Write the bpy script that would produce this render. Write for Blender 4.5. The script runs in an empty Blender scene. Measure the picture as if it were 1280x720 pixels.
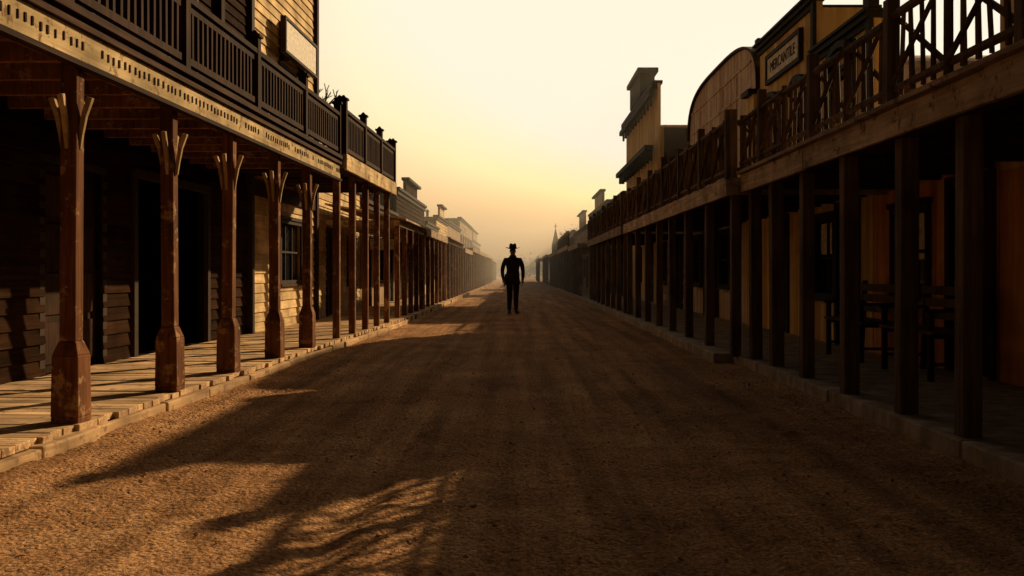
import bpy, bmesh, math, random
import numpy as np
from mathutils import Vector, Matrix, noise
random.seed(11)
R=random.random
def U(a,b): return random.uniform(a,b)
scene=bpy.context.scene
SUN_AZ=math.radians(36.5); SUN_EL=math.radians(25.3)

# ------------------------------------------------------------------ materials
def nd(nt,t,**k):
    n=nt.nodes.new(t)
    for a,b in k.items(): setattr(n,a,b)
    return n
def base_mat(name,rough=.9,spec=.1):
    m=bpy.data.materials.new(name); m.use_nodes=True
    nt=m.node_tree; b=nt.nodes['Principled BSDF']
    b.inputs['Roughness'].default_value=rough
    b.inputs['Specular IOR Level'].default_value=spec
    return m,nt,b
def ramp(nt,stops):
    r=nd(nt,'ShaderNodeValToRGB'); e=r.color_ramp.elements
    while len(e)<len(stops): e.new(.5)
    for i,(p,c) in enumerate(stops):
        e[i].position=p; e[i].color=(*c,1)
    return r
def wood(name,c0,c1,axis='Z',rough=.88,var=.5,worn=None,bump=.35,spec=.1):
    m,nt,b=base_mat(name,rough,spec)
    L=nt.links.new
    tc=nd(nt,'ShaderNodeTexCoord'); mp=nd(nt,'ShaderNodeMapping')
    s={'Z':(26,26,1.3),'Y':(26,1.3,26),'X':(1.3,26,26)}[axis]
    mp.inputs['Scale'].default_value=s
    at=nd(nt,'ShaderNodeAttribute',attribute_name='var')
    cx=nd(nt,'ShaderNodeCombineXYZ')
    mu=nd(nt,'ShaderNodeMath',operation='MULTIPLY'); mu.inputs[1].default_value=37
    L(at.outputs['Fac'],mu.inputs[0])
    for i in range(3): L(mu.outputs[0],cx.inputs[i])
    va=nd(nt,'ShaderNodeVectorMath',operation='ADD')
    L(tc.outputs['Object'],mp.inputs[0]); L(mp.outputs[0],va.inputs[0]); L(cx.outputs[0],va.inputs[1])
    n=nd(nt,'ShaderNodeTexNoise'); n.inputs['Scale'].default_value=1.0; n.inputs['Detail'].default_value=4; n.inputs['Roughness'].default_value=.65
    L(va.outputs[0],n.inputs['Vector'])
    r=ramp(nt,[(.3,c0),(.68,c1)]); L(n.outputs['Fac'],r.inputs[0])
    n2=nd(nt,'ShaderNodeTexNoise'); n2.inputs['Scale'].default_value=2.3; n2.inputs['Detail'].default_value=3
    L(tc.outputs['Object'],n2.inputs['Vector'])
    mr=nd(nt,'ShaderNodeMapRange'); mr.inputs[1].default_value=.3; mr.inputs[2].default_value=.7; mr.inputs[3].default_value=.55; mr.inputs[4].default_value=1.18
    L(n2.outputs['Fac'],mr.inputs[0])
    mv=nd(nt,'ShaderNodeMapRange'); mv.inputs[3].default_value=1-var*.6; mv.inputs[4].default_value=1+var*.5
    L(at.outputs['Fac'],mv.inputs[0])
    m3=nd(nt,'ShaderNodeMath',operation='MULTIPLY'); L(mr.outputs[0],m3.inputs[0]); L(mv.outputs[0],m3.inputs[1])
    mx=nd(nt,'ShaderNodeVectorMath',operation='SCALE'); L(r.outputs[0],mx.inputs[0]); L(m3.outputs[0],mx.inputs['Scale'])
    out=mx.outputs[0]
    if worn:
        n3=nd(nt,'ShaderNodeTexNoise'); n3.inputs['Scale'].default_value=7; n3.inputs['Detail'].default_value=6; n3.inputs['Roughness'].default_value=.75
        L(tc.outputs['Object'],n3.inputs['Vector'])
        r3=ramp(nt,[(.55,(0,0,0)),(.62,(1,1,1))]); L(n3.outputs['Fac'],r3.inputs[0])
        mm=nd(nt,'ShaderNodeMix',data_type='RGBA'); L(r3.outputs[0],mm.inputs[0]); L(out,mm.inputs[6]); mm.inputs[7].default_value=(*worn,1)
        out=mm.outputs[2]
    L(out,b.inputs['Base Color'])
    bp=nd(nt,'ShaderNodeBump'); bp.inputs['Strength'].default_value=bump; bp.inputs['Distance'].default_value=.01
    L(n.outputs['Fac'],bp.inputs['Height']); L(bp.outputs[0],b.inputs['Normal'])
    return m
def plaster(name,c0,c1,rough=.9,scale=3,bump=.3,stain=(.5,.4,.3)):
    m,nt,b=base_mat(name,rough); L=nt.links.new
    tc=nd(nt,'ShaderNodeTexCoord')
    n=nd(nt,'ShaderNodeTexNoise'); n.inputs['Scale'].default_value=scale; n.inputs['Detail'].default_value=6; n.inputs['Roughness'].default_value=.7
    L(tc.outputs['Object'],n.inputs['Vector'])
    r=ramp(nt,[(.35,c0),(.65,c1)]); L(n.outputs['Fac'],r.inputs[0])
    mp=nd(nt,'ShaderNodeMapping'); mp.inputs['Scale'].default_value=(5,5,.35); L(tc.outputs['Object'],mp.inputs[0])
    n2=nd(nt,'ShaderNodeTexNoise'); n2.inputs['Scale'].default_value=1; n2.inputs['Detail'].default_value=4; L(mp.outputs[0],n2.inputs['Vector'])
    r2=ramp(nt,[(.38,stain),(.6,(1,1,1))]); L(n2.outputs['Fac'],r2.inputs[0])
    mm=nd(nt,'ShaderNodeMix',data_type='RGBA',blend_type='MULTIPLY'); mm.inputs[0].default_value=.8
    L(r.outputs[0],mm.inputs[6]); L(r2.outputs[0],mm.inputs[7]); L(mm.outputs[2],b.inputs['Base Color'])
    n4=nd(nt,'ShaderNodeTexNoise'); n4.inputs['Scale'].default_value=60; n4.inputs['Detail'].default_value=3; L(tc.outputs['Object'],n4.inputs['Vector'])
    bp=nd(nt,'ShaderNodeBump'); bp.inputs['Strength'].default_value=bump; bp.inputs['Distance'].default_value=.01
    L(n4.outputs['Fac'],bp.inputs['Height']); L(bp.outputs[0],b.inputs['Normal'])
    return m
def flat(name,c,rough=.8,spec=.15,metal=0):
    m,nt,b=base_mat(name,rough,spec); L=nt.links.new
    b.inputs['Metallic'].default_value=metal
    tc=nd(nt,'ShaderNodeTexCoord'); n=nd(nt,'ShaderNodeTexNoise'); n.inputs['Scale'].default_value=14; n.inputs['Detail'].default_value=4
    L(tc.outputs['Object'],n.inputs['Vector'])
    r=ramp(nt,[(.3,tuple(v*.7 for v in c)),(.7,tuple(min(1,v*1.2) for v in c))]); L(n.outputs['Fac'],r.inputs[0]); L(r.outputs[0],b.inputs['Base Color'])
    return m
def dirt():
    m,nt,b=base_mat('dirt',.95,.05); L=nt.links.new
    tc=nd(nt,'ShaderNodeTexCoord')
    def N(s,d=8,ro=.6,sc=None):
        n=nd(nt,'ShaderNodeTexNoise'); n.inputs['Scale'].default_value=s; n.inputs['Detail'].default_value=d; n.inputs['Roughness'].default_value=ro
        if sc:
            mp=nd(nt,'ShaderNodeMapping'); mp.inputs['Scale'].default_value=sc; L(tc.outputs['Object'],mp.inputs[0]); L(mp.outputs[0],n.inputs['Vector'])
        else: L(tc.outputs['Object'],n.inputs['Vector'])
        return n
    a=N(.9,7,.68); r=ramp(nt,[(.3,(.32,.165,.075)),(.52,(.52,.29,.14)),(.72,(.70,.43,.22))]); L(a.outputs['Fac'],r.inputs[0])
    f=N(48,5,.78); rf=ramp(nt,[(.34,(.30,.27,.25)),(.5,(.95,.95,.95)),(.66,(1.6,1.55,1.5))]); L(f.outputs['Fac'],rf.inputs[0])
    mm=nd(nt,'ShaderNodeMix',data_type='RGBA',blend_type='MULTIPLY'); mm.inputs[0].default_value=1; L(r.outputs[0],mm.inputs[6]); L(rf.outputs[0],mm.inputs[7])
    t=N(1,5,.6,(4.2,.16,1)); rt=ramp(nt,[(.36,(.5,.48,.46)),(.6,(1.1,1.1,1.1))]); L(t.outputs['Fac'],rt.inputs[0])
    m2=nd(nt,'ShaderNodeMix',data_type='RGBA',blend_type='MULTIPLY'); m2.inputs[0].default_value=.85; L(mm.outputs[2],m2.inputs[6]); L(rt.outputs[0],m2.inputs[7])
    L(m2.outputs[2],b.inputs['Base Color'])
    v=nd(nt,'ShaderNodeTexVoronoi'); v.inputs['Scale'].default_value=42; L(tc.outputs['Object'],v.inputs['Vector'])
    f2=N(18,7,.7)
    ad=nd(nt,'ShaderNodeMath',operation='MULTIPLY_ADD'); ad.inputs[1].default_value=-.35; L(v.outputs['Distance'],ad.inputs[0]); L(f2.outputs['Fac'],ad.inputs[2])
    bp=nd(nt,'ShaderNodeBump'); bp.inputs['Strength'].default_value=1; bp.inputs['Distance'].default_value=.04
    L(ad.outputs[0],bp.inputs['Height']); L(bp.outputs[0],b.inputs['Normal'])
    return m
def glass():
    m,nt,b=base_mat('window_glass',.08,.6); b.inputs['Base Color'].default_value=(.012,.012,.013,1)
    L=nt.links.new
    tc=nd(nt,'ShaderNodeTexCoord'); n=nd(nt,'ShaderNodeTexNoise'); n.inputs['Scale'].default_value=4; n.inputs['Detail'].default_value=3
    L(tc.outputs['Object'],n.inputs['Vector'])
    bp=nd(nt,'ShaderNodeBump'); bp.inputs['Strength'].default_value=.15; bp.inputs['Distance'].default_value=.02
    L(n.outputs['Fac'],bp.inputs['Height']); L(bp.outputs[0],b.inputs['Normal'])
    return m
M={}
M['dark_v']=wood('dark_timber',(.025,.012,.007),(.075,.037,.020),'Z')
M['dark_y']=wood('dark_timber_beam',(.03,.015,.009),(.085,.044,.024),'Y')
M['black_v']=wood('black_timber',(.008,.005,.004),(.022,.012,.008),'Z',spec=.03)  # near-black timber colour for wall cores, side walls and steeple
M['post_v']=wood('red_brown_post',(.10,.038,.015),(.26,.11,.045),'Z',worn=(.38,.23,.12))
M['fascia']=wood('fascia_paint',(.48,.34,.17),(.78,.60,.32),'Y',worn=(.20,.12,.06))
M['clap']=wood('tan_clapboard',(.54,.38,.19),(.82,.62,.33),'Y',var=.35)
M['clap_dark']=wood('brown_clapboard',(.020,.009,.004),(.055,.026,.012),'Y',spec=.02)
M['board']=wood('boardwalk_plank',(.46,.29,.15),(.82,.58,.34),'X',worn=(.26,.16,.085))
M['grey_y']=wood('weathered_beam',(.28,.20,.135),(.60,.45,.31),'Y',worn=(.14,.095,.06))
M['grey_v']=wood('weathered_post',(.07,.044,.028),(.21,.14,.09),'Z')
M['yellow']=plaster('ochre_plaster',(.78,.56,.26),(.88,.67,.35),stain=(.6,.47,.33))
M['orange']=plaster('orange_plaster',(.72,.32,.10),(.86,.44,.16),stain=(.5,.36,.27))
M['pale']=plaster('pale_plaster',(.66,.52,.43),(.84,.70,.59),scale=5,stain=(.55,.42,.35))
M['adobe']=plaster('adobe',(.34,.25,.16),(.50,.38,.25))
M['conc']=plaster('concrete_walk',(.32,.27,.21),(.54,.46,.37),scale=6,stain=(.6,.55,.5))
M['trim']=flat('dark_trim',(.045,.030,.020))
M['trim_g']=flat('green_black_trim',(.035,.036,.025))
M['cream']=flat('cream_paint',(.82,.76,.65))
M['glass']=glass()
M['dirt']=dirt()
M['roof']=flat('tar_roof',(.05,.04,.03))

# ------------------------------------------------------------------ mesh builder
class MB:
    def __init__(s): s.v=[];s.f=[];s.a=[]
    def add(s,vs,fs,var=None):
        o=len(s.v); s.v+= [tuple(v) for v in vs]; s.f+=[tuple(i+o for i in f) for f in fs]
        var=R() if var is None else var
        s.a+=[var]*len(fs)
    BF=[(0,3,2,1),(4,5,6,7),(0,1,5,4),(1,2,6,5),(2,3,7,6),(3,0,4,7)]
    def box(s,x0,x1,y0,y1,z0,z1,var=None):
        x0,x1=min(x0,x1),max(x0,x1); y0,y1=min(y0,y1),max(y0,y1)
        s.add([(x0,y0,z0),(x1,y0,z0),(x1,y1,z0),(x0,y1,z0),(x0,y0,z1),(x1,y0,z1),(x1,y1,z1),(x0,y1,z1)],s.BF,var)
    def frus(s,cx,cy,z0,z1,w0,w1):
        a,b=w0/2,w1/2
        s.add([(cx-a,cy-a,z0),(cx+a,cy-a,z0),(cx+a,cy+a,z0),(cx-a,cy+a,z0),(cx-b,cy-b,z1),(cx+b,cy-b,z1),(cx+b,cy+b,z1),(cx-b,cy+b,z1)],s.BF,.5)
    def beam(s,p0,p1,w,h=None,w1=None,up=(0,0,1)):
        h=w if h is None else h; p0=Vector(p0);p1=Vector(p1); d=(p1-p0).normalized()
        u=Vector(up)
        if abs(d.dot(u))>.95: u=Vector((0,1,0))
        a=d.cross(u).normalized(); b=a.cross(d).normalized()
        k=1 if w1 is None else w1/w
        vs=[p0-a*w/2-b*h/2,p0+a*w/2-b*h/2,p0+a*w/2+b*h/2,p0-a*w/2+b*h/2]
        vs+=[p1-a*w/2*k-b*h/2*k,p1+a*w/2*k-b*h/2*k,p1+a*w/2*k+b*h/2*k,p1-a*w/2*k+b*h/2*k]
        s.add(vs,s.BF)
    def cyl(s,p0,p1,r0,r1=None,n=8,cap=True):
        r1=r0 if r1 is None else r1; p0=Vector(p0);p1=Vector(p1); d=(p1-p0).normalized()
        u=Vector((0,0,1)) if abs(d.z)<.95 else Vector((0,1,0))
        a=d.cross(u).normalized(); b=a.cross(d)
        vs=[];fs=[]
        for i in range(n):
            t=2*math.pi*i/n; q=a*math.cos(t)+b*math.sin(t)
            vs.append(p0+q*r0)
        for i in range(n):
            t=2*math.pi*i/n; q=a*math.cos(t)+b*math.sin(t)
            vs.append(p1+q*r1)
        for i in range(n): fs.append((i,(i+1)%n,n+(i+1)%n,n+i))
        if cap: fs+= [tuple(range(n))[::-1],tuple(range(n,2*n))]
        s.add(vs,fs)
    def prism(s,pts,x0,x1):
        n=len(pts); vs=[(x0,p[0],p[1]) for p in pts]+[(x1,p[0],p[1]) for p in pts]
        fs=[tuple(range(n)),tuple(range(n,2*n))[::-1]]+[(i,n+i,n+(i+1)%n,(i+1)%n) for i in range(n)]
        s.add(vs,fs)
    def clap(s,x,dx,y0,y1,z0,z1,h=.14,holes=()):
        z=z0
        while z<z1-.01:
            zt=min(z+h,z1)
            iv=[(y0,y1)]
            for (a,b,c,d) in holes:
                if zt>c+.01 and z<d-.01:
                    ni=[]
                    for (p,q) in iv:
                        if b<=p or a>=q: ni.append((p,q))
                        else:
                            if a>p: ni.append((p,a))
                            if b<q: ni.append((b,q))
                    iv=ni
            for (p,q) in iv:
                y=p
                while y<q-.001:
                    ye=min(q,y+U(1.6,4)); 
                    if q-ye<.5: ye=q
                    tb=.03+U(-.003,.005); tt=.008; g=.002
                    vs=[(x,y+g,z),(x+dx*tb,y+g,z),(x+dx*tb,ye-g,z),(x,ye-g,z),(x,y+g,zt),(x+dx*tt,y+g,zt),(x+dx*tt,ye-g,zt),(x,ye-g,zt)]
                    s.add(vs,s.BF); y=ye
            z=zt
    def wall(s,x0,x1,y0,y1,z0,z1,holes=()):
        ys=sorted({y0,y1,*[min(max(h[i],y0),y1) for h in holes for i in (0,1)]})
        zs=sorted({z0,z1,*[min(max(h[i],z0),z1) for h in holes for i in (2,3)]})
        for i in range(len(ys)-1):
            for j in range(len(zs)-1):
                cy=(ys[i]+ys[i+1])/2; cz=(zs[j]+zs[j+1])/2
                if any(h[0]<cy<h[1] and h[2]<cz<h[3] for h in holes): continue
                s.box(x0,x1,ys[i],ys[i+1],zs[j],zs[j+1],.5)
    def done(s,name,mat,parent=None,bevel=0,smooth=False):
        if not s.v: return None
        me=bpy.data.meshes.new(name); me.from_pydata(s.v,[],s.f)
        at=me.attributes.new('var','FLOAT','FACE'); at.data.foreach_set('value',s.a)
        me.materials.append(mat)
        bm=bmesh.new(); bm.from_mesh(me); bmesh.ops.recalc_face_normals(bm,faces=bm.faces); bm.to_mesh(me); bm.free()
        if smooth: me.polygons.foreach_set('use_smooth',[True]*len(me.polygons))
        o=bpy.data.objects.new(name,me); scene.collection.objects.link(o)
        if parent: o.parent=parent
        if bevel:
            b=o.modifiers.new('bevel','BEVEL'); b.width=bevel; b.segments=2; b.limit_method='ANGLE'
        return o
def empty(name,rot=0):
    o=bpy.data.objects.new(name,None); scene.collection.objects.link(o); o.rotation_euler=(0,0,rot); o.empty_display_size=.3
    return o

# ---------- shared pieces
def slat_rail(mb,p0,p1,z0,zt,newel=2.3,sp=.115):
    p0=Vector((*p0,0));p1=Vector((*p1,0)); L=(p1-p0).length; d=(p1-p0)/L
    P=lambda t,z:(p0.x+d.x*t,p0.y+d.y*t,z)
    mb.beam(P(0,zt-.03),P(L,zt-.03),.09,.05); mb.beam(P(0,zt-.10),P(L,zt-.10),.04,.05)
    mb.beam(P(0,z0+.09),P(L,z0+.09),.05,.06)
    n=int(L/sp)
    for i in range(1,n):
        t=i*L/n+U(-.006,.006); mb.beam(P(t,z0+.12),P(t+U(-.008,.008),zt-.12),.038)
    k=max(1,round(L/newel))
    for i in range(k+1):
        t=i*L/k; mb.beam(P(t,z0),P(t,zt+.12),.10)
        mb.beam(P(t,zt+.12),P(t,zt+.15),.14); mb.beam(P(t,zt+.15),P(t,zt+.2),.09,.09,.02)
def rustic_rail(mb,p0,p1,z0,zt,bay=.85):
    p0=Vector((*p0,0));p1=Vector((*p1,0)); L=(p1-p0).length; d=(p1-p0)/L
    P=lambda t,z,o=0:(p0.x+d.x*t+d.y*o,p0.y+d.y*t-d.x*o,z)
    k=max(1,round(L/bay)); b=L/k
    for i in range(k):
        a=i*b
        mb.cyl(P(a,zt+U(-.015,.015)),P(a+b,zt+U(-.015,.015)),.034,.03,7)
        mb.cyl(P(a,z0+.09),P(a+b,z0+.09),.028,.026,7)
        mb.cyl(P(a+.04,z0+.08,.03),P(a+b-.04,zt-.0,.03),.021,.018,6)
        mb.cyl(P(a+b-.04,z0+.08,-.03),P(a+.04,zt-.0,-.03),.021,.018,6)
        m=5
        for j in range(1,m):
            t=a+j*b/m+U(-.03,.03); mb.cyl(P(t,z0+.03),P(t+U(-.06,.06),zt+U(.0,.05)),.019+U(-.004,.005),.016,6)
    for i in range(k+1):
        if i%2==0: mb.beam(P(i*b,z0-.02),P(i*b+U(-.01,.01),zt+U(.10,.2)),.085)
        else: mb.cyl(P(i*b,z0),P(i*b,zt+.06),.03,.028,7)
def window(parent,x,s,y0,y1,z0,z1,trim,nv=2,nh=2,name='window',glare=0):
    f=MB(); w=.07
    a,b=x-s*.045,x+s*.06
    f.box(a,b,y0-w,y0,z0-w,z1+w); f.box(a,b,y1,y1+w,z0-w,z1+w)
    f.box(a-s*.02,b,y0-w-.03,y1+w+.03,z1+w,z1+w+.06); f.box(a-s*.03,b,y0-w-.02,y1+w+.02,z0-w-.04,z0-w)
    f.box(a+s*.004,b,y0,y1,z1,z1+w-.002); f.box(a+s*.004,b,y0,y1,z0-w+.002,z0)
    for i in range(1,nv):
        y=y0+(y1-y0)*i/nv; f.box(x+s*.02,x+s*.05,y-.015,y+.015,z0,z1)
    for i in range(1,nh):
        z=z0+(z1-z0)*i/nh; f.box(x+s*.018,x+s*.052,y0,y1,z-.018,z+.018)
    f.done(name+'_frame',trim,parent)
    g=MB(); g.box(x+s*.056,x+s*.066,y0,y1,z0,z1); g.done(name+'_glass',M['glass'],parent)
    if glare:  # pale sheet standing in for the bright reflection in the pane
        g=MB(); g.box(x+s*.053,x+s*.0555,y0+.02,y1-.02,z1-(z1-z0)*glare,z1-.01); g.done('pane_glare',M['cream'],parent)
def door(parent,x,s,y0,y1,z0,z1,trim,mat):
    f=MB(); w=.09; a,b=x-s*.04,x+s*.07
    f.box(a,b,y0-w,y0,z0,z1+w); f.box(a,b,y1,y1+w,z0,z1+w); f.box(a+s*.003,b,y0,y1,z1,z1+w-.002)
    f.done('door_frame',trim,parent)
    d=MB(); d.box(x+s*.045,x+s*.085,y0,y1,z0,z1)
    n=4
    for i in range(n):
        c0=z0+.08+(z1-z0-.1)*i/n; c1=z0+(z1-z0-.1)*(i+1)/n
        ym=(y0+y1)/2
        d.box(x+s*.03,x+s*.046,y0+.08,ym-.04,c0,c1); d.box(x+s*.03,x+s*.046,ym+.04,y1-.08,c0,c1)
    d.cyl((x+s*.045,y0+.1,z0+1),(x-s*.01,y0+.1,z0+1),.025,.03)
    d.done('door_panel',mat,parent)
def shell(parent,s,xw,y0,y1,h,depth,mat,z0=0,th=.12):
    b=MB(); xi=xw+s*th; xo=xw+s*depth
    b.box(xi,xo,y0+.004,y0+.1,z0,h); b.box(xi,xo,y1-.1,y1-.004,z0,h); b.box(xo,xo+s*.1,y0+.004,y1-.004,z0,h)
    b.done('side_walls',mat,parent)
    r=MB(); r.box(xi,xo+s*.08,y0+.02,y1-.02,h-.12,h-.006); r.done('roof',M['roof'],parent)

# ================================================================== GROUND
def lin(a,b,st): return list(np.arange(a,b,st))
xs=[-900,-400,-150,-60,-30,-16,-10,-7,-5,-4,-3.4]+lin(-3.1,2.9,.035)+[3,3.4,4,5,7,10,16,30,60,150,400,900]
ys=[-300,-100,-40,-20,-10,-5,-2,0,1]+lin(1.6,9,.035)+lin(9,18,.08)+lin(18,40,.3)+lin(40,100,3)+[110,140,200,300,500,900,2000]
vs=[];fs=[]
for y in ys:
    for x in xs:
        z=0
        if -3.2<x<3 and 1<y<60:
            v=Vector((x,y,0))
            z=.016*noise.noise(v*1.3)+.013*noise.noise(v*4.1)+.011*noise.noise(v*11)+.008*noise.noise(v*29)
            for c in (-.75,.72,.95):
                cc=c+.12*noise.noise(Vector((c,y*.35,3)))
                z-=.020*math.exp(-((x-cc)/.08)**2)
                z+=.009*math.exp(-((abs(x-cc)-.16)/.06)**2)
            if x<-2.3: z+= .03*(-2.3-x)
            if x>2.2: z+= .03*(x-2.2)
            if y>30: z*=(60-y)/30
        vs.append((x,y,z))
nx=len(xs)
for j in range(len(ys)-1):
    for i in range(nx-1):
        a=j*nx+i; fs.append((a,a+1,a+nx+1,a+nx))
me=bpy.data.meshes.new('ground'); me.from_pydata(vs,[],fs); me.materials.append(M['dirt'])
me.polygons.foreach_set('use_smooth',[True]*len(me.polygons))
g=bpy.data.objects.new('ground',me); scene.collection.objects.link(g)
gv=MB()
for i in range(7500):
    y=2.4+(R()**1.7)*14; x=U(-2.8,2.5)
    if R()<.35: x=random.choice((U(-2.85,-2.3),U(2.1,2.5)))
    r=.0035+.011*R()**4
    z=.01
    vv=[]
    for d in ((1,0,0),(0,1,0),(-1,0,0),(0,-1,0),(0,0,1),(0,0,-1)):
        k=r*U(.7,1.3); vv.append((x+d[0]*k,y+d[1]*k,z+d[2]*k*.65))
    gv.add(vv,[(0,1,4),(1,2,4),(2,3,4),(3,0,4),(1,0,5),(2,1,5),(3,2,5),(0,3,5)])
gv.done('gravel',wood('pebble',(.34,.21,.12),(.62,.42,.26),'Z',var=.5))

# ================================================================== LEFT BUILDING A + B (rotated slightly)
ROT=-math.atan(.027)
WZ=.12
def left_post(mb,x,y,z1,rich=True):
    if rich:
        j=U(-.012,.012)
        mb.frus(x,y,WZ,WZ+.04,.18,.185); mb.frus(x,y,WZ+.04,WZ+.44,.185,.175); mb.frus(x,y,WZ+.44,WZ+.53,.175,.115)
        mb.beam((x,y,WZ+.53),(x+j,y,z1),.108)
    else: mb.beam((x,y,WZ),(x,y,z1),.10)
def capital(mb,x,y,z):
    for dx,dy in ((1,0),(-1,0),(0,1),(0,-1)):
        k=.95 if dx else 1.0
        p=[Vector((x+dx*.055,y+dy*.055,z-.34)),Vector((x+dx*.066,y+dy*.066,z-.24)),Vector((x+dx*.092*k,y+dy*.092,z-.12)),Vector((x+dx*.135*k,y+dy*.135,z))]
        ws=[.022,.03,.034,.038]
        for i in range(3): mb.beam(p[i],p[i+1],ws[i],ws[i],ws[i+1],up=(dy,dx,0))
bw=empty('boardwalk',ROT)
b=MB(); y=-4.0
while y<20.4:
    w=.145+U(-.01,.012); dz=U(-.004,.006)
    b.box(-4.74,-2.995+U(-.03,.012),y,y+w-.008,.075+dz,WZ+dz); y+=w
b.done('planks',M['board'],bw,bevel=.004)
b=MB(); y=-4.0
while y<20.3:
    l=U(.5,1.3); b.box(-3.02+U(-.012,.012),-2.94+U(-.02,.02),y,y+l-.012,-.02,.078+U(-.012,.006)); y+=l
b.done('kerb',wood('kerb_timber',(.42,.27,.14),(.72,.50,.28),'Y',worn=(.25,.16,.09)),bw,bevel=.012)

A=empty('saloon_building',ROT)
posts=[6.19,7.84,9.3,10.9,12.4]
cap=MB(); pm=MB()
for yy in [4.5,2.8,1.1]+posts:
    left_post(pm,-3.1,yy,2.47); capital(cap,-3.1,yy,2.24)
pm.done('porch_posts',M['post_v'],A,bevel=.008)
cap.done('post_capitals',wood('capital_wood',(.38,.24,.12),(.70,.50,.28),'Z'),A,bevel=.004)
YA1=15.3
holesA=[(9.0,10.2,.12,2.15),(11.0,13.3,.12,2.2),(6.4,7.6,.75,2.0),(4.2,5.4,.12,2.1)]
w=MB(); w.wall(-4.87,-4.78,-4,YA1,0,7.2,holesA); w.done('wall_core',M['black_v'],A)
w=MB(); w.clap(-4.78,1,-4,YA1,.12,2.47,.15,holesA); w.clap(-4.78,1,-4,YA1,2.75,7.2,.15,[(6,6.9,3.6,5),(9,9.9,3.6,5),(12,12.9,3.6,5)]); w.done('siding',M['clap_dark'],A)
for yy in (6,9,12): window(A,-4.78,-1,yy,yy+.9,3.6,5.0,M['trim'])
shell(A,-1,-4.78,-4,YA1,7.2,7,M['black_v'])
door(A,-4.80,-1,9.0,10.2,.12,2.15,M['trim'],M['dark_v'])
window(A,-4.78,-1,6.4,7.6,.75,2.0,M['trim'],3,2)
door(A,-4.80,-1,4.2,5.4,.12,2.1,M['trim'],M['dark_v'])
f=MB(); f.box(-4.85,-4.72,10.9,11.0,.12,2.3); f.box(-4.85,-4.72,13.3,13.4,.12,2.3); f.box(-4.85,-4.72,11.0,13.3,2.2,2.3); f.done('doorway_trim',M['trim'],A)
f=MB(); f.box(-4.79,-4.68,YA1-.12,YA1+.02,.12,7.3); f.done('corner_board',M['trim'],A)
d=MB(); y=-4
while y<13.9:
    d.box(-4.78,-3.0,y,y+.14,2.70,2.735); y+=.148
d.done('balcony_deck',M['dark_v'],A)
d=MB()
y=-4
while y<13.9:
    d.box(-4.78,-3.07,y,y+.07,2.56,2.695); y+=.62
d.box(-3.17,-3.05,-4,13.9,2.47,2.62); d.done('joists',M['post_v'],A)
d=MB(); d.box(-3.045,-2.995,-4,13.9,2.46,2.655); d.done('fascia_board',M['fascia'],A)
d=MB(); d.box(-3.045,-2.965,-4,13.95,2.658,2.70); d.box(-3.045,-2.975,-4,13.95,2.42,2.457)
d.box(-3.045,-2.955,-4,13.98,2.737,2.79)
y=-3.9
while y<13.9:
    zz=U(-.008,.008); d.box(-2.995,-2.987,y,y+U(.014,.024),2.535+zz,2.59+zz)
    y+=U(.07,.1)
    if R()<.08: y+=.2
d.done('fascia_mouldings',M['dark_y'],A,bevel=.003)
rl=MB(); slat_rail(rl,(-3.03,-4),(-3.03,13.9),2.79,3.42,2.1); rl.done('balcony_railing',M['dark_v'],A)
up=MB()
for yy in (.6,4.8,9.0): up.beam((-3.1,yy,2.79),(-3.1,yy,5.3),.10)
up.done('upper_posts',M['dark_v'],A)
up=MB(); up.box(-4.78,-2.9,-4,9.3,5.3,5.42); up.box(-2.9,-2.84,-4,9.3,5.25,5.5); up.done('upper_porch_roof',M['dark_y'],A)
B=empty('clapboard_hotel',ROT)
YB0,YB1=YA1+.03,19.6
hB=[(17.0,18.4,.95,1.98),(16.9,17.9,3.5,4.7)]
w=MB(); w.wall(-4.84,-4.75,YB0,YB1,0,8.2,hB); w.done('wall_core',M['clap'],B)
w=MB(); w.clap(-4.75,1,YB0,YB1,.12,8.2,.16,hB); w.done('siding',M['clap'],B)
window(B,-4.75,-1,17.0,18.4,.95,1.98,M['trim'],3,2); window(B,-4.75,-1,16.9,17.9,3.5,4.7,M['trim'])
shell(B,-1,-4.75,YB0,YB1,8.2,6,M['clap'])
f=MB(); f.box(-4.76,-4.66,YB1-.14,YB1+.01,.12,8.25); f.box(-4.74,-4.69,YB0,YB1-.145,2.35,2.6); f.box(-4.8,-4.45,YB0-.1,YB1+.15,8.2,8.35); f.done('corner_trim',M['dark_v'],B)
pb=MB()
for yy in (14.05,15.2,16.3,17.4,18.5): left_post(pb,-3.08,yy,2.62,False)
pb.done('porch_posts',M['post_v'],B,bevel=.006)
d=MB(); y=14.0
while y<18.6:
    d.box(-4.73,-2.95,y,y+.14,2.78,2.815); y+=.148
d.box(-3.16,-3.0,14,18.6,2.62,2.775)
for yy in np.arange(14.02,18.6,.64): d.box(-4.7,-3.16,yy,yy+.07,2.64,2.775)
d.done('balcony_deck',M['dark_y'],B)
d=MB(); d.box(-2.95,-2.91,13.97,18.65,2.60,2.83); d.box(-4.7,-2.955,13.96,13.998,2.62,2.83); d.done('balcony_fascia',M['fascia'],B)
rl=MB(); slat_rail(rl,(-2.97,14.03),(-2.97,18.6),2.82,3.5,1.5); slat_rail(rl,(-4.68,14.03),(-3.03,14.03),2.82,3.5,1.6); slat_rail(rl,(-4.68,18.6),(-3.03,18.6),2.82,3.5,1.6); rl.done('balcony_railing',M['dark_v'],B)

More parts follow.
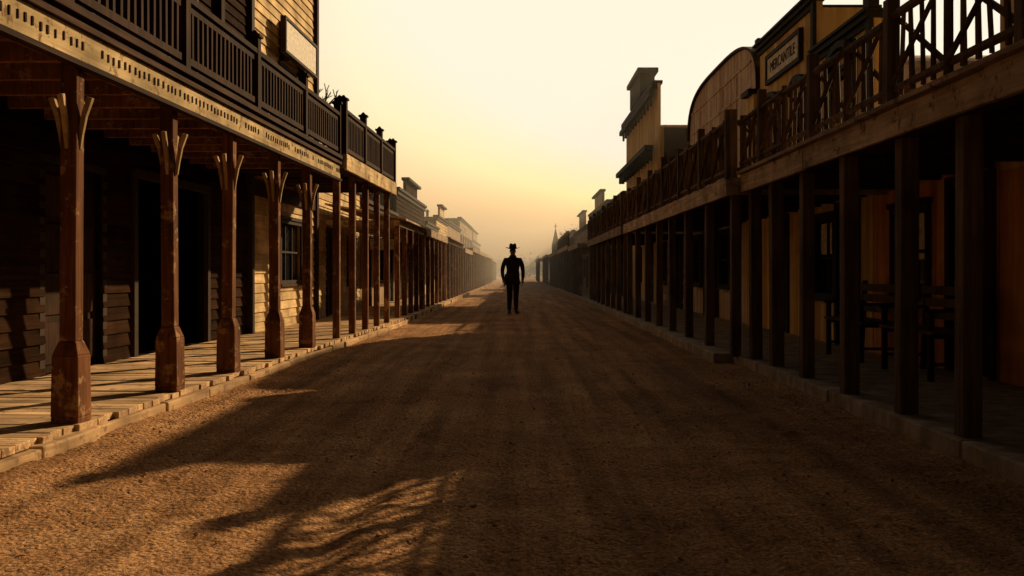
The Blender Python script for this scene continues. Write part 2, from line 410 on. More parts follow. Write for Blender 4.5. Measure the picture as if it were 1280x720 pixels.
sg=empty('wall_sign',ROT)
s_=MB(); s_.box(-4.56,-4.5,16.5,18.7,4.95,5.48); s_.done('board',M['cream'],sg,bevel=.01)
s_=MB(); s_.box(-4.58,-4.48,16.44,16.497,4.9,5.53); s_.box(-4.58,-4.48,18.703,18.76,4.9,5.53); s_.box(-4.58,-4.48,16.5,18.7,5.482,5.53); s_.box(-4.58,-4.48,16.5,18.7,4.9,4.948)
s_.box(-4.73,-4.57,16.9,17,4.86,5.55); s_.box(-4.73,-4.57,18.2,18.3,4.86,5.55); s_.done('frame',M['trim'],sg)
def text(parent,body,size,loc,rotz,mat):
    c=bpy.data.curves.new('lettering','FONT'); c.body=body; c.size=size; c.extrude=.004; c.align_x='CENTER'; c.align_y='CENTER'
    o=bpy.data.objects.new('lettering',c); scene.collection.objects.link(o); o.location=loc; o.rotation_euler=(math.pi/2,0,rotz); o.parent=parent; c.materials.append(mat)

# ================================================================== GENERIC ROW BUILDING
def row(name,s,y0,y1,xw,h,mat,wstyle,porch=None,parapet=0,windows=True,depth=6,step=0,pipe=False):
    e=empty(name); holes=[]; n=max(1,int((y1-y0)/2.4)); st=(y1-y0)/n
    for i in range(n):
        c=y0+st*(i+.5)
        if i%2==0: holes.append((c-.45,c+.45,.12,2.0,'d'))
        else: holes.append((c-.5,c+.5,.85,1.85,'w'))
        if h>4.2 and windows: holes.append((c-.4,c+.4,2.9,min(h-.5,3.9),'w'))
    hh=[q[:4] for q in holes]
    m=MB(); m.wall(xw,xw+s*.1,y0,y1,0,h,hh); m.done('front_wall',mat,e)
    if wstyle=='clap':
        m=MB(); m.clap(xw-s*.002,-s,y0,y1,.12,h,.16,hh); m.done('siding',mat,e)
    for q in holes:
        if q[4]=='w': window(e,xw-(s*.03 if wstyle=='clap' else 0),s,*q[:4],M['trim'])
        else: door(e,xw-(s*.03 if wstyle=='clap' else 0),s,*q[:4],M['trim'],M['dark_v'])
    shell(e,s,xw,y0,y1,h-parapet,depth,mat)
    m=MB(); m.box(xw-s*.14,xw+s*.16,y0+.01,y1-.01,h,h+.10); m.box(xw-s*.08,xw-s*.001,y0+.01,y1-.01,h-.14,h-.002)
    if step:
        L=y1-y0; m.box(xw-s*.16,xw+s*.14,y0+L*.28,y1-L*.28,h+.1+step,h+.2+step)
    m.done('cornice',M['trim'],e)
    if step:
        m=MB(); m.box(xw-s*.01,xw+s*.1,y0+L*.3,y1-L*.3,h+.102,h+.098+step); m.done('stepped_parapet',mat,e)
    if pipe:
        m=MB(); yc=y0+(y1-y0)*.35; xc=xw+s*1.6; m.cyl((xc,yc,h-.1),(xc,yc,h+.9),.09,.09,10); m.cyl((xc,yc,h+.86),(xc,yc,h+1.02),.16,.05,10); m.done('stovepipe',M['trim'],e)
    if porch:
        xp,z=porch['x'],porch['z']
        p=MB(); k=max(1,round((y1-y0)/porch.get('sp',1.7)))
        for i in range(k+1):
            yy=y0+.1+(y1-y0-.2)*i/k; p.beam((s*xp,yy,0.1),(s*(xp+U(-.01,.01)),yy,z),.105)
        p.done('porch_posts',M['grey_v'] if s>0 else M['post_v'],e)
        p=MB()
        p.box(s*(xp-.06),s*(xp+.06),y0,y1,z,z+.13); 
        for yy in np.arange(y0+.1,y1-.1,.6): p.box(s*(xp+.062),xw-s*.15,yy,yy+.06,z+.02,z+.128)
        if not porch.get('slope'):
            p.box(s*(xp-.1),xw-s*.15,y0,y1,z+.132,z+.17)
            p.box(s*(xp-.14),s*(xp-.102),y0-.01,y1+.01,z-.02,z+.19)
        else:
            zz=z+.45; a=s*(xp-.2); bq=xw-s*.15
            p.add([(a,y0,z+.12),(bq,y0,zz),(bq,y1,zz),(a,y1,z+.12),(a,y0,z+.16),(bq,y0,zz+.04),(bq,y1,zz+.04),(a,y1,z+.16)],MB.BF)
        p.done('porch_roof',M['grey_y'],e)
        if porch.get('rail'):
            r_=MB(); fn=rustic_rail if porch['rail']=='rustic' else slat_rail
            q=s*(xp-.07)
            fn(r_,(q,y0+.02),(q,y1-.02),z+.17,porch['rt'])
            r_.done('balcony_railing',M['grey_v'] if s>0 else M['dark_v'],e)
    return e

# ================================================================== RIGHT SIDE
XR=4.3
sw=empty('sidewalk')
m=MB(); y=-4
while y<11.3:
    m.box(2.56+U(-.006,.006),4.3,y,y+1.19,-.05,WZ+U(-.002,.002),U(0,1)); y+=1.2
while y<62:
    m.box(2.34+U(-.01,.01),4.3,y,y+1.49,-.05,WZ+U(-.002,.002)); y+=1.5
m.done('slabs',M['conc'],sw,bevel=.012)
def near_porch(name,y0,y1,holes,mat,hgt):
    e=empty(name)
    m=MB(); m.wall(XR,XR+.1,y0,y1,0,hgt,[h[:4] for h in holes]); m.done('front_wall',mat,e)
    for q in holes:
        if q[4]=='w': window(e,XR,1,*q[:4],M['dark_v'],2,2,glare=.6)
        else: door(e,XR,1,*q[:4],M['dark_v'],M['dark_v'])
    return e
E1=near_porch('ochre_store',-4,8.6,[(1.2,2.2,.12,2.0,'d'),(4.6,5.6,.12,1.95,'d'),(6.9,7.8,.8,1.75,'w')],M['orange'],2.0)
m=MB(); m.box(XR,XR+.1,-4,8.6,2.003,4.2); m.done('upper_wall',M['yellow'],E1)
shell(E1,1,XR,-4,8.6,4.2,6,M['yellow'])
m=MB(); m.box(XR-.1,XR+.15,-4,8.65,4.203,4.3); m.done('cornice',M['trim_g'],E1)
E2=near_porch('low_store',8.63,11.67,[(8.75,9.55,.12,1.95,'d'),(10.1,11.0,.9,1.75,'w')],M['orange'],2.3)
shell(E2,1,XR,8.63,11.67,2.6,6,M['orange'])
m=MB(); m.box(XR,XR+.1,8.63,11.67,2.303,2.62); m.done('parapet',M['yellow'],E2)
E3=empty('mercantile_building')
YS=13.95
H3=[(12.2,12.95,.12,1.95,'d'),(13.1,13.9,.8,1.8,'w'),(15.4,16.2,.12,1.95,'d'),(12.35,13.15,2.75,3.7,'w'),(14.4,15.0,2.75,3.7,'w'),(15.9,16.6,2.75,3.7,'w')]
hh=[h[:4] for h in H3]
m=MB(); m.wall(XR,XR+.1,11.7,YS-.003,0,4.2,hh); m.wall(XR,XR+.1,YS,17.2,0,5.04,hh); m.box(XR-.1,XR-.003,17.23,17.83,0,4.3); m.done('front_wall',M['yellow'],E3)
for q in H3:
    if q[4]=='w': window(E3,XR,1,*q[:4],M['trim_g'],glare=.45)
    else: door(E3,XR,1,*q[:4],M['trim_g'],M['dark_v'])
b_=MB(); b_.box(XR+.103,5.3,YS+.02,YS+.12,0,4.95); b_.box(XR+.103,5.3,17.1,17.19,0,4.95); b_.box(5.2,5.3,YS+.13,17.09,0,4.95); b_.box(XR+.103,9,11.72,11.8,0,2.7); b_.done('side_walls',M['yellow'],E3)
b_=MB(); b_.box(XR+.103,5.28,YS+.05,17.15,4.952,5.0); b_.box(XR+.103,8.95,11.75,YS,2.65,2.75); b_.box(5.31,8.95,YS+.02,17.15,2.65,2.75); b_.done('roof',M['roof'],E3)
b_=MB(); b_.beam((XR+.1,12.3,4.0),(XR+1.3,12.3,2.75),.07); b_.beam((XR+.1,13.3,4.0),(XR+1.3,13.3,2.75),.07); b_.done('parapet_props',M['dark_v'],E3)
m=MB()
def corn(y0,y1,z):
    m.box(XR-.09,XR+.12,y0,y1,z,z+.07); m.box(XR-.13,XR+.14,y0-.03,y1+.03,z+.072,z+.11); m.box(XR-.04,XR-.002,y0+.02,y1-.02,z-.08,z-.003)
corn(YS-.02,17.22,5.04); corn(11.68,YS-.06,4.2)
m.box(XR-.2,XR-.004,17.26,17.8,4.303,4.4)
m.box(XR-.06,XR-.003,YS-.04,YS+.08,3.0,5.038); m.box(XR-.06,XR-.003,11.66,11.8,2.3,4.198)
m.box(XR-.08,XR+.05,11.62,11.82,4.315,4.47); m.box(XR-.08,XR+.05,YS-.06,YS+.14,5.153,5.26); m.box(XR-.08,XR+.05,17.06,17.26,5.153,5.26)
m.done('cornice',M['trim_g'],E3)
m=MB()
for (a,b2,zt) in ((12.35,13.15,3.79),(14.4,15.0,3.8),(15.9,16.6,3.8)):
    c=(a+b2)/2; r=(b2-a)/2+.1; n=10
    for i in range(n):
        t0=math.pi*i/n; t1=math.pi*(i+1)/n
        m.beam((XR-.05,c+r*math.cos(t0),zt+.05+.55*r*math.sin(t0)),(XR-.05,c+r*math.cos(t1),zt+.05+.55*r*math.sin(t1)),.1,.09)
m.done('window_hoods',M['trim_g'],E3)
ss=empty('store_sign')
m=MB(); m.box(XR-.05,XR-.012,14.62,16.5,4.38,4.74); m.done('board',M['cream'],ss)
m=MB(); m.box(XR-.075,XR-.01,14.55,14.617,4.31,4.81); m.box(XR-.075,XR-.01,16.503,16.57,4.31,4.81); m.box(XR-.075,XR-.01,14.62,16.5,4.743,4.81); m.box(XR-.075,XR-.01,14.62,16.5,4.31,4.377); m.done('frame',M['trim'],ss)
text(ss,'MERCANTILE',.25,(XR-.054,15.56,4.56),-math.pi/2,M['trim'])
P1=empty('rustic_balcony')
m=MB()
for yy in (1.2,2.7,4.2,5.72,6.65,7.75,8.95,10.0,10.85): m.beam((2.67+U(-.01,.01),yy,WZ-.02),(2.67+U(-.015,.015),yy,2.03),.125+U(-.01,.01))
m.done('posts',M['grey_v'],P1,bevel=.01)
m=MB(); m.box(2.6,2.73,-4,11.05,2.03,2.16)
for yy in np.arange(-4,11,.55): m.box(2.735,4.28,yy,yy+.07,2.04,2.158)
m.done('joists',M['dark_y'],P1)
m=MB(); y=-4
while y<11.0:
    w_=.14; m.box(2.585,4.28,y,y+w_-.006,2.164,2.20+U(0,.004)); y+=w_
m.done('deck',M['grey_v'],P1)
m=MB(); y=-4
while y<11.05:
    l=min(U(2.2,3.4),11.08-y); m.box(2.54+U(-.004,.004),2.583,y,y+l-.006,2.02+U(-.006,.006),2.215+U(-.004,.004)); y+=l
m.box(2.50,2.60,-4,11.1,2.225,2.26)
m.done('fascia',M['grey_y'],P1,bevel=.004)
m=MB(); rustic_rail(m,(2.56,-4),(2.56,11.05),2.26,2.84,.9); m.done('railing',M['grey_v'],P1)
def balc(name,y0,y1,xf,sp):
    e=empty(name); k=round((y1-y0)/sp)
    m=MB()
    for i in range(k+1):
        yy=y0+.12+(y1-y0-.24)*i/k; m.beam((xf+.1,yy,WZ-.02),(xf+.1+U(-.012,.012),yy,2.02),.115)
    m.done('posts',M['grey_v'],e,bevel=.008)
    m=MB(); m.box(xf+.04,xf+.16,y0,y1,2.02,2.15)
    for yy in np.arange(y0+.05,y1-.05,.6): m.box(xf+.165,4.28,yy,yy+.07,2.03,2.148)
    m.box(xf+.005,4.28,y0,y1,2.152,2.19); m.done('deck',M['dark_y'],e)
    m=MB(); m.box(xf-.04,xf,y0-.02,y1+.02,1.99,2.2); m.box(xf+.003,4.27,y0-.045,y0-.003,2.0,2.2); m.done('fascia',M['grey_y'],e)
    m=MB(); rustic_rail(m,(xf+.0,y0+.02),(xf+.0,y1-.02),2.2,2.86,.85); rustic_rail(m,(xf+.05,y0+.02),(4.2,y0+.02),2.2,2.86,.85); m.done('railing',M['grey_v'],e)
balc('rustic_balcony',11.2,22.3,2.44,1.55)
balc('rustic_balcony',22.7,34.0,2.42,1.7)

E4=empty('arched_front_hall')
ya,yb,spz=17.23,24.3,4.4
pts=[(ya,0)]
n=28; c=(ya+yb)/2; hw=(yb-ya)/2
for i in range(n+1):
    t=math.pi*(1-i/n); cx=math.cos(t); sx=math.sin(t)
    pts.append((c+hw*math.copysign(abs(cx)**.6,cx), spz+1.1*abs(sx)**.7))
pts.append((yb,0))
m=MB(); m.prism(pts,XR,XR+.14); m.done('front_wall',M['pale'],E4)
m=MB()
ap=pts[1:-1]
for i in range(len(ap)-1):
    m.beam((XR+.03,*ap[i]),(XR+.03,*ap[i+1]),.2,.05)
m.done('arch_trim',M['trim'],E4)
m=MB()
for i in range(len(ap)-1):
    a,b2=ap[i],ap[i+1]; k=.14
    m.add([(XR+.15,a[0],a[1]-k),(XR+6,a[0],a[1]-k),(XR+6,b2[0],b2[1]-k),(XR+.15,b2[0],b2[1]-k)],[(0,1,2,3)],.5)
m.box(XR+.15,XR+6,ya+.01,ya+.1,0,spz-.15); m.box(XR+.15,XR+6,yb-.1,yb-.01,0,spz-.15); m.done('vault_roof',M['pale'],E4)
m=MB()
for q in (2.9,3.7,4.5,5.0): m.box(XR-.02,XR-.002,ya+.65,yb-.2,q,q+.05)
for q in (19,20.3,21.6,22.9): m.box(XR-.018,XR-.001,q,q+.05,2.95,4.95)
m.done('string_courses',M['pale'],E4)
for (a,b2,z0,z1) in ((19.3,20.2,.85,1.85),(22.4,23.3,.85,1.85)): window(E4,XR-.07,1,a,b2,z0,z1,M['trim'])
door(E4,XR-.09,1,20.8,21.8,.12,2.0,M['trim'],M['dark_v'])
row('plank_shop',1,24.35,29.9,XR,3.9,M['grey_y'],'clap')
E5=row('ochre_false_front_building',1,30,38.8,XR,7.0,M['yellow'],'pl',parapet=1.3,depth=4)
m=MB(); 
for (y0,y1,z,d_) in ((29.9,38.9,6.6,.28),(29.9,38.9,4.9,.42),(29.9,38.9,6.9,.2)):
    m.box(XR-d_,XR-.15,y0,y1,z,z+.16); 
    for yy in np.arange(y0+.2,y1,.8): m.box(XR-d_+.06,XR-.15,yy,yy+.14,z-.3,z-.002)
m.box(XR-.2,XR+.3,32.8,35.8,7.11,7.9); m.box(XR-.3,XR+.4,32.6,36,7.903,8.05)
m.done('bracketed_cornices',M['trim_g'],E5)
m=MB(); m.box(XR+.2,XR+4,29.86,29.98,3.9,5.6); m.done('dark_side_cladding',M['clap_dark'],E5)
row('plank_shop',1,38.9,46,XR,4.3,M['clap_dark'],'clap',dict(x=2.45,z=2.1,sp=1.8),pipe=True)
row('adobe_shop',1,46.1,59,XR,4.5,M['adobe'],'pl',dict(x=2.4,z=2.2,sp=1.9,rail='rustic',rt=2.95),step=.7)
row('plank_shop',1,59.5,74,XR,4.0,M['grey_y'],'clap',dict(x=2.3,z=2.2,sp=2.2),pipe=True,step=1.0)
row('adobe_shop',1,75,92,XR-.1,4.3,M['adobe'],'pl',dict(x=2.2,z=2.3,sp=2.4))
row('plank_shop',1,94,112,XR-.2,3.6,M['grey_y'],'clap',dict(x=1.9,z=2.3,sp=3),step=.6)

row('plank_shop',-1,20.4,25.6,-4.3,3.3,M['clap'],'clap',dict(x=2.62,z=2.08,sp=1.3,slope=True),pipe=True)
row('adobe_shop',-1,25.8,33,-4.3,3.0,M['adobe'],'pl',dict(x=2.62,z=2.1,sp=1.4))
row('plank_shop',-1,33.2,43,-4.3,3.95,M['clap_dark'],'clap',dict(x=2.6,z=2.15,sp=1.6,slope=True),step=.5,pipe=True)
row('adobe_shop',-1,43.3,50,-4.3,3.3,M['yellow'],'pl',dict(x=2.6,z=2.0,sp=1.6))
row('plank_shop',-1,50.3,58,-4.4,4.0,M['clap'],'clap',dict(x=2.6,z=2.2,sp=1.8),step=.6)
row('adobe_shop',-1,58.5,72,-4.5,4.2,M['adobe'],'pl',dict(x=2.6,z=2.2,sp=2.0),pipe=True)
row('plank_shop',-1,73,92,-4.6,5.2,M['grey_y'],'clap',dict(x=2.7,z=2.3,sp=2.4))
row('adobe_shop',-1,94,120,-5,4.4,M['adobe'],'pl',dict(x=3,z=2.3,sp=3),step=1)
m=MB(); y=20.4
while y<72:
    m.box(-4.3,-2.42+U(-.03,.02),y,y+.38,.0,.11+U(-.004,.006)); y+=.39
m.done('boardwalk',M['board'])

def bench(loc,L=1.25):
    e=empty('wooden_bench'); e.location=loc
    m=MB()
    for i in range(3): m.box(-.2+i*.14,-.075+i*.14,-L/2,L/2,.42,.45)
    m.done('seat',M['grey_v'],e,bevel=.004)
    m=MB()
    for z in (.56,.68,.80): m.beam((.245,-L/2,z),(.245,L/2,z),.025,.085)
    m.done('backrest',M['grey_v'],e,bevel=.004)
    m=MB()
    for y in (-L/2+.08,L/2-.08):
        m.beam((-.17,y,0),(-.17,y,.62),.05); m.beam((.22,y,0),(.265,y,.88),.05); m.beam((-.17,y,.4),(.22,y,.4),.04); m.beam((-.22,y,.63),(.25,y,.63),.05,.03); m.beam((-.17,y,.15),(.21,y,.15),.03)
    m.done('legs',M['dark_v'],e,bevel=.004)
bench((3.85,9.15,WZ)); bench((3.85,10.9,WZ)); bench((3.85,6.3,WZ),1.1)
def hang(x,y,z,w=.7,h=.28):
    e=empty('hanging_sign')
    m=MB(); m.box(x-w/2,x+w/2,y-.02,y+.02,z,z+h); m.done('board',M['cream'],e,bevel=.005)
    m=MB(); m.cyl((x-w*.35,y,z+h),(x-w*.35,y,z+h+.14),.008); m.cyl((x+w*.35,y,z+h),(x+w*.35,y,z+h+.14),.008); m.box(x-w/2-.02,x+w/2+.02,y-.023,y+.023,z+h+.0015,z+h+.02); m.done('hangers',M['trim'],e)
hang(-3.4,24.0,1.65); hang(-3.3,33.4,1.7)

# ================================================================== trees
bark=flat('bark',(.07,.05,.035)); 
leafm,nt,bs=base_mat('leaves',.7,.2)
at=nd(nt,'ShaderNodeAttribute',attribute_name='var'); r_=ramp(nt,[(0,(.035,.04,.015)),(1,(.11,.10,.04))]); nt.links.new(at.outputs['Fac'],r_.inputs[0]); nt.links.new(r_.outputs[0],bs.inputs['Base Color'])
def tree(name,loc,h,spread,leaf=.8,n=60,depth=4,ls=1,k0=.36):
    e=empty(name); e.location=loc; t=MB(); l=MB()
    def br(p,d,L,r,k):
        q=p+d*L; t.cyl(p,q,r,r*.68,6,False)
        if k>=2 and leaf>0:
            for _ in range(int(n*leaf)):
                c=q+Vector((random.gauss(0,1),random.gauss(0,1),random.gauss(0,.7)))*spread*.13
                s=U(.04,.10)*(h/6)*ls; a=Vector((U(-1,1),U(-1,1),U(-1,1))).normalized(); b_=a.orthogonal().normalized()
                l.add([c-a*s,c+b_*s*.6,c+a*s,c-b_*s*.6],[(0,1,2,3)])
        if k<depth:
            for _ in range(3 if k else 4):
                nd_=(d+Vector((U(-1,1),U(-1,1),U(-.25,.7)))*.75).normalized(); br(q,nd_,L*U(.5,.72),r*.62,k+1)
    br(Vector((0,0,0)),Vector((U(-.08,.08),U(-.08,.08),1)).normalized(),h*k0,h*.02,0)
    t.done('trunk_and_limbs',bark,e); 
    if l.v: l.done('foliage',leafm,e)
tree('bare_tree',(-8.4,30,0),9.4,2.0,.0,12,5,.7)
tree('small_tree',(7.2,104,0),6.6,4,.9,160,3,.9)
tree('small_tree',(-7.5,90,0),6.6,4,.9,160,3,.9)
l=MB()
for i in range(60):
    cx=U(-60,60); cy=U(165,190); H=U(2.5,5); Rr=U(1.5,3)
    l.cyl((cx,cy,0),(cx,cy,H*.5),.25,.15,5,False)
    for _ in range(90):
        v=Vector((random.gauss(0,1),random.gauss(0,1),random.gauss(0,.8)))
        c=Vector((cx,cy,H*.5))+v*Rr*.4; s=U(.3,.6); a=Vector((U(-1,1),U(-1,1),U(-1,1))).normalized(); b_=a.orthogonal()
        l.add([c-a*s,c+b_*s*.7,c+a*s,c-b_*s*.7],[(0,1,2,3)])
l.done('distant_trees',leafm)
e=empty('church_steeple'); m=MB(); m.frus(3.45,93.2,0,3.9,.75,.7); m.frus(3.45,93.2,3.902,5.3,.62,.06); m.box(3.42,3.48,93.17,93.23,5.25,5.8); m.box(3.3,3.6,93.18,93.22,5.5,5.56); m.done('tower',M['black_v'],e)
m=MB(); m.box(3.3,3.6,92.8,92.825,2.6,3.4); m.done('louvre',M['trim'],e)

# ================================================================== MAN
def skinmesh(verts,edges,rad,root,levels=2):
    me=bpy.data.meshes.new('tmp'); me.from_pydata(verts,edges,[]); o=bpy.data.objects.new('tmp',me); scene.collection.objects.link(o)
    sk=o.modifiers.new('s','SKIN'); sk.use_smooth_shade=True
    sv=me.skin_vertices[0].data
    for i,r in enumerate(rad):
        sv[i].radius=(r,r) if not isinstance(r,tuple) else r
        sv[i].use_root=(i==root)
    ss=o.modifiers.new('u','SUBSURF'); ss.levels=levels; ss.render_levels=levels
    dg=bpy.context.evaluated_depsgraph_get(); ev=o.evaluated_get(dg); nm=bpy.data.meshes.new_from_object(ev)
    bpy.data.objects.remove(o); return nm
V=[(0,0,.95),(0,.0,1.12),(0,.0,1.32),(0,.01,1.46),(0,.0,1.53),(0,-.012,1.60),(0,0,1.68)]
Rd=[(.16,.12),(.165,.12),(.205,.13),(.12,.095),(.06,.062),(.072,.085),(.078,.094)]
Ed=[(0,1),(1,2),(2,3),(3,4),(4,5),(5,6)]
def addc(start,pts):
    p=start
    for (v,r) in pts:
        V.append(v); Rd.append(r); Ed.append((p,len(V)-1)); p=len(V)-1
    return p
for s in (-1,1):
    e_=addc(2,[((s*.20,.0,1.40),.082),((s*.25,.02,1.27),.066),((s*.275,.035,1.13),.056),((s*.272,-.01,1.0),.049),((s*.255,-.05,.885),.034),((s*.250,-.062,.835),(.024,.040)),((s*.248,-.068,.80),(.018,.038))])
    e_=addc(0,[((s*.085,0,.86),.115),((s*.088,-.01,.68),.096),((s*.085,-.015,.5),.078),((s*.086,.012,.32),.072),((s*.09,.025,.12),.058),((s*.094,.0,.055),.048),((s*.110,-.09,.04),.042),((s*.120,-.155,.034),.034)])
nm=skinmesh(V,Ed,Rd,0)
man=empty('cowboy')
body=bpy.data.objects.new('body',nm); scene.collection.objects.link(body); body.parent=man
skin=flat('skin',(.30,.16,.10),.6); coat=flat('coat_cloth',(.030,.022,.017)); jeans=flat('trousers_cloth',(.026,.022,.022)); boot=flat('boot_leather',(.03,.017,.01),.45,.4); hatm=flat('hat_felt',(.035,.024,.016)); hair=flat('hair',(.02,.012,.008))
nm.materials.clear()
for q in (skin,coat,jeans,boot): nm.materials.append(q)
for p in nm.polygons:
    c=p.center
    if c.z>1.515: k=0
    elif abs(c.x)>.19 and c.z<.895: k=0
    elif c.z<.30: k=3
    elif c.z<.94 and abs(c.x)<.21: k=2
    else: k=1
    p.material_index=k; p.use_smooth=True
for s in (-1,1):
    bx,by,bz=s*.248,-.068,.80
    fl=[(-.030,.070,.0085),(-.010,.080,.009),(.010,.074,.0085),(.030,.058,.0078)]
    for i,(oy,L,r) in enumerate(fl):
        v=[(bx,by+oy*.8,bz+.03),(bx,by+oy,bz-.02),(bx-s*.006,by+oy,bz-.02-L*.4),(bx-s*.018,by+oy+.002,bz-.02-L*.72),(bx-s*.032,by+oy+.004,bz-.02-L*.92)]
        fm=skinmesh(v,[(0,1),(1,2),(2,3),(3,4)],[r*1.1,r*1.05,r,r*.9,r*.75],0,1)
        o=bpy.data.objects.new('finger_%d'%i,fm); scene.collection.objects.link(o); o.parent=man; fm.materials.clear(); fm.materials.append(skin)
    v=[(bx,by-.015,bz+.045),(bx-s*.01,by-.045,bz+.02),(bx-s*.018,by-.058,bz-.012),(bx-s*.024,by-.060,bz-.036)]
    fm=skinmesh(v,[(0,1),(1,2),(2,3)],[.013,.013,.011,.009],0,1); o=bpy.data.objects.new('thumb',fm); scene.collection.objects.link(o); o.parent=man; fm.materials.clear(); fm.materials.append(skin)
def lathe(prof,n=28,sx=1,sy=1,cx=0,cy=0,fz=None):
    m=MB(); vs=[];fs=[]
    for (r,z) in prof:
        for i in range(n):
            t=2*math.pi*i/n; x=r*math.cos(t)*sx; y=r*math.sin(t)*sy
            vs.append((cx+x,cy+y,z+(fz(x,y,r,z) if fz else 0)))
    for k in range(len(prof)-1):
        for i in range(n): fs.append((k*n+i,k*n+(i+1)%n,(k+1)*n+(i+1)%n,(k+1)*n+i))
    m.add(vs,fs); return m
def hz(x,y,r,z): return (1.2*x*x*max(0,(r-.1)/.1) if r>.1 else 0)-(.03*math.exp(-(x/.03)**2) if z>1.82 else 0)
m=lathe([(.088,1.700),(.185,1.706),(.188,1.713),(.102,1.716),(.099,1.735),(.094,1.79),(.084,1.835),(.055,1.853),(.0,1.855)],32,1,1.12,0,0,hz); m.done('hat',hatm,man,smooth=True)
m=lathe([(.1025,1.718),(.1015,1.742)],32,1,1.12); m.done('hat_band',hair,man)
m=lathe([(.175,1.10),(.175,1.0),(.185,.92),(.198,.84),(.206,.775),(.196,.775),(.18,.86),(.16,.95)],32,1.0,.74,0,.0,lambda x,y,r,z:.012*math.sin(9*math.atan2(y,x)) if z<.8 else 0); m.done('jacket_skirt',coat,man,smooth=True)
m=lathe([(.180,.992),(.188,1.0),(.188,1.03),(.180,1.038)],32,1,.76); m.done('belt',boot,man,smooth=True)
m=lathe([(.125,1.455),(.095,1.50),(.082,1.535),(.074,1.53),(.076,1.49)],24,1,.95,0,.004); m.done('collar',coat,man,smooth=True)
m=MB(); m.beam((-.195,-.0,.98),(-.205,-.01,.74),.05,.09,.035); m.beam((-.2,.02,1.03),(-.195,-.03,.97),.03,.05); m.done('holster',boot,man,bevel=.008)
def ball(c,r,sc=(1,1,1)):
    bm=bmesh.new(); bmesh.ops.create_uvsphere(bm,u_segments=12,v_segments=8,radius=r)
    vs=[(c[0]+v.co.x*sc[0],c[1]+v.co.y*sc[1],c[2]+v.co.z*sc[2]) for v in bm.verts]; fs=[tuple(v.index for v in f.verts) for f in bm.faces]; bm.free(); return vs,fs
m=MB(); m.add(*ball((0,-.097,1.615),.014,(1,1.3,1.7))); 
for s in(-1,1): m.add(*ball((s*.078,.0,1.625),.02,(.4,.8,1.4)))
m.add(*ball((0,-.07,1.565),.03,(1.1,.8,.7))); m.done('nose_ears_chin',skin,man,smooth=True)
m=MB(); m.add(*ball((0,.02,1.66),.088,(.97,1.05,.75))); m.add(*ball((0,-.092,1.594),.02,(1.6,.6,.45)))
for s in(-1,1): m.add(*ball((s*.03,-.087,1.653),.014,(1.2,.5,.35)))
m.done('hair_and_moustache',hair,man,smooth=True)
m=MB()
for s in(-1,1): m.add(*ball((s*.029,-.083,1.638),.010))
m.done('eyes',flat('eye',(.5,.45,.4),.3,.5),man,smooth=True)
m=MB(); m.add(*ball((0,-.089,1.580),.016,(1.5,.4,.3))); m.done('mouth',flat('lips',(.25,.10,.07)),man,smooth=True)
m=MB()
for s in (-1,1):
    m.box(s*.095-.03,s*.095+.03,.0,.06,0.0,.035); m.add(*ball((s*.108,-.075,.018),.05,(.85,2.1,.36)))
m.done('boot_soles',boot,man,bevel=.005)
man.location=(-.19,25.4,.008); man.rotation_euler=(0,0,math.radians(8))

# ================================================================== haze
hm=bpy.data.materials.new('dust_haze'); hm.use_nodes=True; nt=hm.node_tree; nt.nodes.clear()
vsn=nt.nodes.new('ShaderNodeVolumeScatter'); vsn.inputs['Color'].default_value=(1,.95,.82,1); vsn.inputs['Density'].default_value=.0055; vsn.inputs['Anisotropy'].default_value=.5
on=nt.nodes.new('ShaderNodeOutputMaterial'); nt.links.new(vsn.outputs[0],on.inputs['Volume'])
m=MB(); m.box(-25,25,27,180,-.5,9); hz_=m.done('dust_haze',hm)

# ================================================================== world, sun, camera
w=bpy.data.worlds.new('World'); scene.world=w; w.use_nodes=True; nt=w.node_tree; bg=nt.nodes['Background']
LK=nt.links.new
sky=nt.nodes.new('ShaderNodeTexSky'); sky.sky_type='NISHITA'; sky.sun_disc=False; sky.sun_elevation=SUN_EL; sky.sun_rotation=SUN_AZ
sky.dust_density=7; sky.air_density=1.2; sky.ozone_density=.5
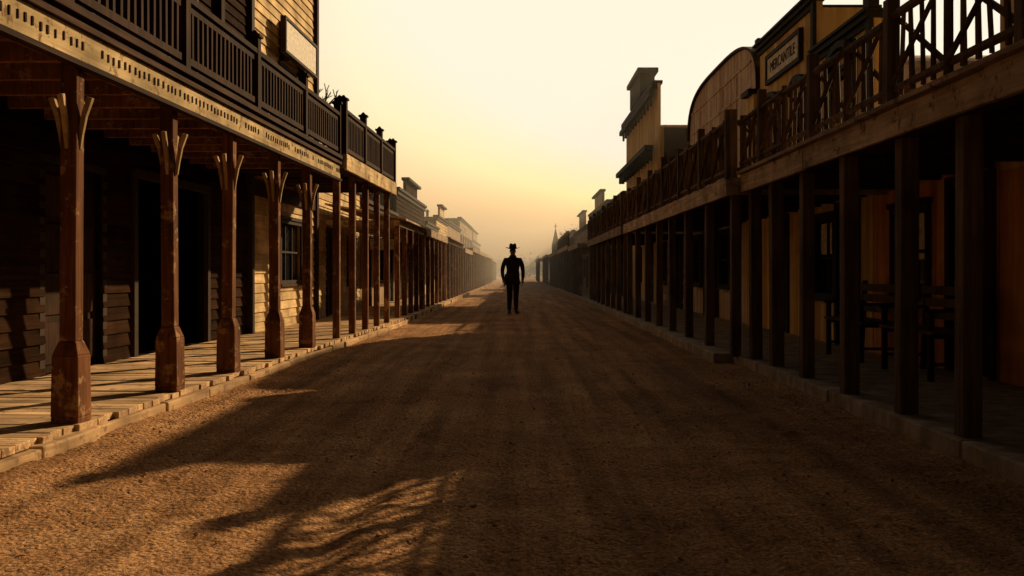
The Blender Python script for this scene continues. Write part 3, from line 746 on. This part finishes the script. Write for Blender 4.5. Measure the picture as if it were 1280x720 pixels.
# added sky tint: cream band low ahead, dimmed amber elsewhere to cut shade fill
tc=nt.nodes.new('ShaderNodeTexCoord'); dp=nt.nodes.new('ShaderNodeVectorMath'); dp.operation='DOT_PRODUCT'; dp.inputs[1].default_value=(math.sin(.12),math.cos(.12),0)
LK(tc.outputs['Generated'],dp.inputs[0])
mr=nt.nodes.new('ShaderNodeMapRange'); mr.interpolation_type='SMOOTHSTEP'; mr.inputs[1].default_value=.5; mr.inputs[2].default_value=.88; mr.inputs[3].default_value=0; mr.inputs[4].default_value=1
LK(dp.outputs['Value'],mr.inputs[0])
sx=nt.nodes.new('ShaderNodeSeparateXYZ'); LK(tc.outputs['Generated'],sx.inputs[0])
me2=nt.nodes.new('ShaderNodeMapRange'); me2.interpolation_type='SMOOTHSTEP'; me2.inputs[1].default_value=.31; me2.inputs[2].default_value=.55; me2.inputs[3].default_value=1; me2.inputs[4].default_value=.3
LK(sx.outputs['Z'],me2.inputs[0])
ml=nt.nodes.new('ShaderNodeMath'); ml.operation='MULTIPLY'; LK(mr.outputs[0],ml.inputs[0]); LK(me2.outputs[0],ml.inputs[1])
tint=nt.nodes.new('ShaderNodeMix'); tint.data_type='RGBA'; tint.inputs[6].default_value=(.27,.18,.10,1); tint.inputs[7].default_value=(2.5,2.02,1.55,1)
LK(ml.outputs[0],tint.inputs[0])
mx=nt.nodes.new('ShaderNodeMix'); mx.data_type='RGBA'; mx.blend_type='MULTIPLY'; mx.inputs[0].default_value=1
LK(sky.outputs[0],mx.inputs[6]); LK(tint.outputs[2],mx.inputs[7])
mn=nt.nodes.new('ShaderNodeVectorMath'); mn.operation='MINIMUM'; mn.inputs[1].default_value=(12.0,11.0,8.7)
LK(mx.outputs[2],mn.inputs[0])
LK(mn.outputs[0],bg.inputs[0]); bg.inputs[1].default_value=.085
sl=bpy.data.lights.new('sun','SUN'); sl.energy=5; sl.angle=math.radians(.5); sl.color=(1,.69,.37)
so=bpy.data.objects.new('sun',sl); scene.collection.objects.link(so)
d=Vector((-math.sin(SUN_AZ)*math.cos(SUN_EL),-math.cos(SUN_AZ)*math.cos(SUN_EL),-math.sin(SUN_EL)))
so.rotation_euler=d.to_track_quat('-Z','Y').to_euler(); so.location=(20,30,30)
cd=bpy.data.cameras.new('camera'); co=bpy.data.objects.new('camera',cd); scene.collection.objects.link(co)
co.location=(0,0,1.1); co.rotation_euler=(math.pi/2,0,0); cd.sensor_width=36; cd.lens=36*1200/1280
cd.shift_x=-10/1280; cd.shift_y=-20/1280; cd.clip_end=5000; cd.clip_start=.05
scene.camera=co
scene.view_settings.view_transform='Standard'; scene.view_settings.look='None'; scene.view_settings.exposure=0
